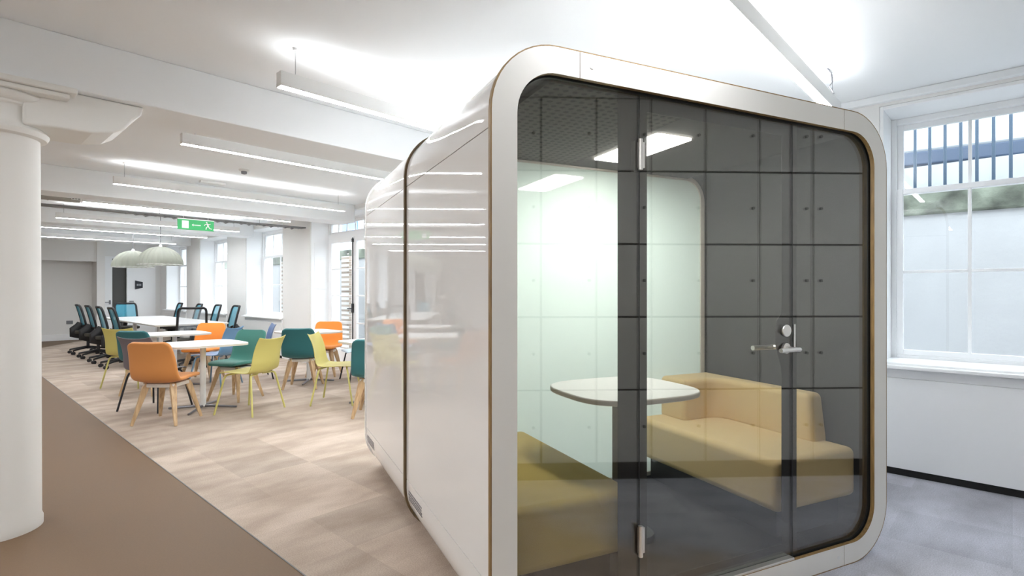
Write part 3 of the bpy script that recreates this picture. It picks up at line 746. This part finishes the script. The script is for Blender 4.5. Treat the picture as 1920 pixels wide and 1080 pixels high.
def cafe_chair(kind, mat, legmat, loc, ang, label, group):
    key = kind
    t = thing('cafe_chair', label, 'chair', (loc[0], loc[1], 0), R(ang-90), group)
    if key in chair_proto:
        for ch in chair_proto[key].children:
            c2 = copy_tree(ch, t)
            if ch.name.startswith('leg') or ch.name.startswith('seat_shell'):
                c2.data = ch.data.copy(); c2.data.materials[0] = M[legmat] if ch.name.startswith('leg') else M[mat]
        return t
    chair_proto[key] = t
    if kind == 'wood':
        g = shell('pad'); g.build('seat_shell', M[mat], t, smooth=True, solid=.040, subsurf=1, recalc=False)
        g = G(); g.box(-.155, .155, -.15, .14, .365, .405); g.build('under_frame', M['creamplastic'], t, bevel=.01)
        for sx in (-1, 1):
            for sy in (-1, 1):
                g = G(); g.tube([(sx*.12, sy*.115, .40), (sx*.138, sy*.132, .36), (sx*.218, sy*.218, 0)], [.040, .039, .018], 4)
                g.build('leg', M[legmat], t, bevel=.004)
    else:
        g = shell('thin'); g.build('seat_shell', M[mat], t, smooth=True, solid=.009, subsurf=1, recalc=False)
        for sx in (-1, 1):
            for sy in (-1, 1):
                g = G(); g.tube([(sx*.04, sy*.12, .424), (sx*.165, sy*.15, .420), (sx*.188, sy*.16, .410), (sx*.200, sy*.170, .375), (sx*.262, sy*.240, 0)], .0105, 10)
                g.build('leg', M[legmat], t, smooth=True)
    return t
GRP = 'cafe chairs around the white tables'
M['yellowmetal'] = pbr('yellow_metal', (.55, .50, .16), .4)
M['bluemetal'] = pbr('blue_metal', (.14, .24, .34), .4)
cafe_chair('wood', 'orange', 'oak', (1.65, 6.33), 43, 'orange upholstered chair with splayed oak legs, nearest, seen from behind', GRP)
cafe_chair('tube', 'greyplastic', 'darkmetal', (1.74, 7.13), 32, 'grey shell chair with dark legs just behind the near orange chair', GRP)
cafe_chair('wood', 'teal', 'oak', (1.93, 8.24), 40, 'dark teal chair between the grey and leftmost yellow chairs', GRP)
cafe_chair('tube', 'yellow', 'yellowmetal', (1.93, 9.08), 42, 'leftmost yellow shell chair beside the black office chairs', GRP)
cafe_chair('wood', 'orange2', 'oak', (2.80, 8.97), 227, 'orange chair facing the camera behind the second white table', GRP)
cafe_chair('tube', 'blue', 'bluemetal', (2.73, 8.22), 130, 'light blue shell chair between the two left tables', GRP)
cafe_chair('wood', 'tealgreen', 'oak', (2.57, 7.04), 210, 'green-teal chair facing left at the right side of the near table', GRP)
cafe_chair('tube', 'yellow', 'yellowmetal', (2.41, 6.18), 119, 'yellow shell chair in front of the green-teal chair, seen from behind', GRP)
cafe_chair('tube', 'slate', 'darkmetal', (3.36, 8.5), 165, 'slate blue shell chair with dark legs half hidden behind the green-teal chair', GRP)
cafe_chair('wood', 'teal', 'oak', (3.52, 7.21), 50, 'dark teal chair with oak legs seen from behind in the middle', GRP)
cafe_chair('wood', 'orange2', 'oak', (4.25, 8.0), 227, 'orange chair by the glazed doors, farthest right orange one', GRP)
cafe_chair('tube', 'yellow', 'yellowmetal', (3.33, 5.95), -44, 'yellow shell chair facing right near the pod, seen side on', GRP)
cafe_chair('tube', 'paleblue', 'darkmetal', (4.38, 7.15), 165, 'pale blue shell chair whose seat shows left of the pod edge', GRP)
cafe_chair('wood', 'teal', 'oak', (3.28, 5.03), 48, 'dark teal chair cut off by the pod edge', GRP)

def cafe_table(x, y, label, proto=[]):
    t = thing('cafe_table', label, 'table', (x, y, 0), 0, 'white square cafe tables')
    if proto:
        for ch in list(proto[0].children): copy_tree(ch, t)
        return t
    g = G(); g.prism(superell(.40, .40, 64, 5), XY, .718, .74, 0, 1); g.build('tabletop', [M['tabletop'], M['tableedge']], t)
    g = G(); g.tube([(0, 0, .025), (0, 0, .718)], .030, 20); g.lathe([(.09, .705), (.09, .718)], n=24); g.build('post', M['alu'], t, smooth=True)
    for k in range(4):
        a = PI/4+PI/2*k + .1; g = G()
        g.tube([(.02*math.cos(a), .02*math.sin(a), .03), (.2*math.cos(a), .2*math.sin(a), .022), (.36*math.cos(a), .36*math.sin(a), .012)], [.016, .013, .011], 8); g.build('foot', M['greymetal'], t, smooth=True)
    proto.append(t); return t
cafe_table(2.10, 6.72, 'white cafe table behind the near orange chair')
cafe_table(2.34, 8.65, 'white cafe table second in the left pair, farther back')
cafe_table(3.79, 7.60, 'white cafe table between the middle teal and far orange chairs')
cafe_table(3.64, 5.51, 'white cafe table mostly hidden by the pod edge')

# ------------------------------------------------------------------ meeting table and task chairs
t = thing('meeting_table', 'long pale meeting table among black and blue office chairs', 'table', (3.23, 13.0, 0))
g = G(); g.prism(rrect(-.6, .6, -2.2, 2.1, .06, 6), XY, .715, .74, 0, 1); g.build('tabletop', [M['tabletop'], M['tableedge']], t)
for y in (-1.8, 0, 1.7):
    for x in (-.42, .42):
        g = G(); g.box(x-.03, x+.03, y-.03, y+.03, 0, .70); g.build('leg', M['alu'], t, bevel=.004)
g = G(); g.box(-.44, .44, -1.85, -1.75, .66, .715); g.box(-.44, .44, 1.65, 1.75, .66, .715); g.box(-.04, .04, -1.75, 1.65, .66, .70); g.build('under_frame', M['blackplastic'], t)

def task_proto(label, loc, ang, clear=False, store={}):
    t = thing('office_chair', label, 'chair', (loc[0], loc[1], 0), R(ang-90), 'mesh office chairs around the meeting table')
    if store:
        for ch in store['p'].children:
            c2 = copy_tree(ch, t)
            if clear and ch.name.startswith('back_mesh'):
                c2.data = ch.data.copy(); c2.data.materials[0] = M['clearmesh']
        return t
    store['p'] = t
    B = M['blackplastic']
    # back frame: rounded loop, leaning back
    def bk(u, v):  # u across -1..1, v height 0..1
        y = -.10 - .10*v**1.3; return (u*.225*(1-.06*v), y+.03*u*u, .60+.435*v)
    lo = []
    for i in range(17):
        a = PI*i/16; 
    path = [(-.9, 0), (-1, .12), (-1, .35), (-1, .6), (-1, .85), (-.95, .95), (-.82, 1), (-.4, 1), (0, 1), (.4, 1), (.82, 1), (.95, .95), (1, .85), (1, .6), (1, .35), (1, .12), (.9, 0), (.4, 0), (0, 0), (-.4, 0), (-.9, 0)]
    g = G(); g.tube([bk(u, v) for u, v in path], .021, 8); g.build('back_frame', B, t, smooth=True)
    g = G(); n = 8
    for i in range(n+1):
        for j in range(n+1): g.v.append(bk((-1+2*j/n)*.97, .02+.96*i/n))
    for i in range(n):
        for j in range(n):
            a = i*(n+1)+j; g.f.append((a, a+1, a+n+2, a+n+1)); g.m.append(0)
    g.build('back_mesh', M['bluemesh'], t, smooth=True, recalc=False)
    g = G(); g.tube([(0, -.12, .66), (0, -.15, .58), (0, -.23, .50), (0, -.24, .44), (0, -.14, .41), (0, 0, .405)], [.03, .04, .045, .045, .04, .035], 8, sq=2.2); g.build('spine', B, t, smooth=True)
    g = G(); g.prism(superell(.235, .235, 40, 3.6), XY, .435, .50); g.build('seat', M['seatdark'], t, bevel=.02, segs=3, smooth=True)
    g = G(); g.box(-.12, .12, -.12, .12, .375, .435); g.build('tilt_mechanism', B, t, bevel=.015)
    g = G(); g.tube([(0, 0, .10), (0, 0, .38)], .028, 14); g.build('gas_lift', B, t, smooth=True)
    for k in range(5):
        a = PI/2+2*PI*k/5 + PI/5*0; ca, sa = math.cos(a), math.sin(a)
        g = G(); g.tube([(.02*ca, .02*sa, .135), (.18*ca, .18*sa, .115), (.345*ca, .345*sa, .085)], [.028, .022, .016], 8); ar = g.build('base_arm', B, t, smooth=True)
        g = G(); wx, wy = .345*ca, .345*sa
        g.tube([(wx-sa*.026, wy+ca*.026, .031), (wx+sa*.026, wy-ca*.026, .031)], .031, 16); g.tube([(wx, wy, .05), (wx, wy, .085)], .009, 8); g.build('caster', B, ar, smooth=True)
    return t
for i, (y, lb) in enumerate(zip((11.5, 12.5, 13.54, 14.58), ('nearest in the left row', 'second in the left row', 'third in the left row', 'farthest in the left row'))):
    task_proto('black office chair with blue mesh back, %s along the table' % lb, (2.31, y), 0)
for i, (y, lb) in enumerate(zip((11.35, 12.35, 13.5, 14.9), ('nearest on the window side', 'second on the window side', 'third on the window side', 'farthest on the window side'))):
    task_proto('office chair with blue mesh back, %s of the table' % lb, (3.98, y), 176)
task_proto('office chair at the far end of the meeting table, facing the camera', (3.22, 15.6), 270)
task_proto('black framed office chair with clear mesh back at the near table end', (3.13, 10.6), 78, clear=True)
# wall socket
g = G(); g.box(2.52, 2.66, 18.882, 18.9, .44, .53); tag(g.build('wall_socket', M['greymetal'], bevel=.004), 'small grey socket low on the far left wall', 'socket')

# ------------------------------------------------------------------ light and camera
w = D.worlds.new('World'); bpy.context.scene.world = w; w.use_nodes = True
bg = w.node_tree.nodes['Background']; bg.inputs[0].default_value = (.85, .935, 1, 1); bg.inputs[1].default_value = 3.0

sc = bpy.context.scene
cam = D.cameras.new('camera'); co = D.objects.new('camera', cam); COL.objects.link(co)
co.location = (0, 0, H); co.rotation_euler = (PI/2, 0, -math.atan2(.733, .680)); cam.sensor_width = 36; cam.lens = 36*1012/1920; cam.shift_y = 7/1920
cam.clip_start = .02
sc.camera = co
sc.view_settings.view_transform = 'Standard'; sc.view_settings.look = 'None'; sc.view_settings.gamma = 1; sc.view_settings.use_curve_mapping = False
sc.view_settings.exposure = 1.28
cy = sc.cycles
cy.use_denoising = True
cy.max_bounces = 10; cy.diffuse_bounces = 6; cy.glossy_bounces = 5; cy.transparent_max_bounces = 24; cy.transmission_bounces = 6
cy.sample_clamp_indirect = 6; cy.caustics_reflective = False; cy.caustics_refractive = False
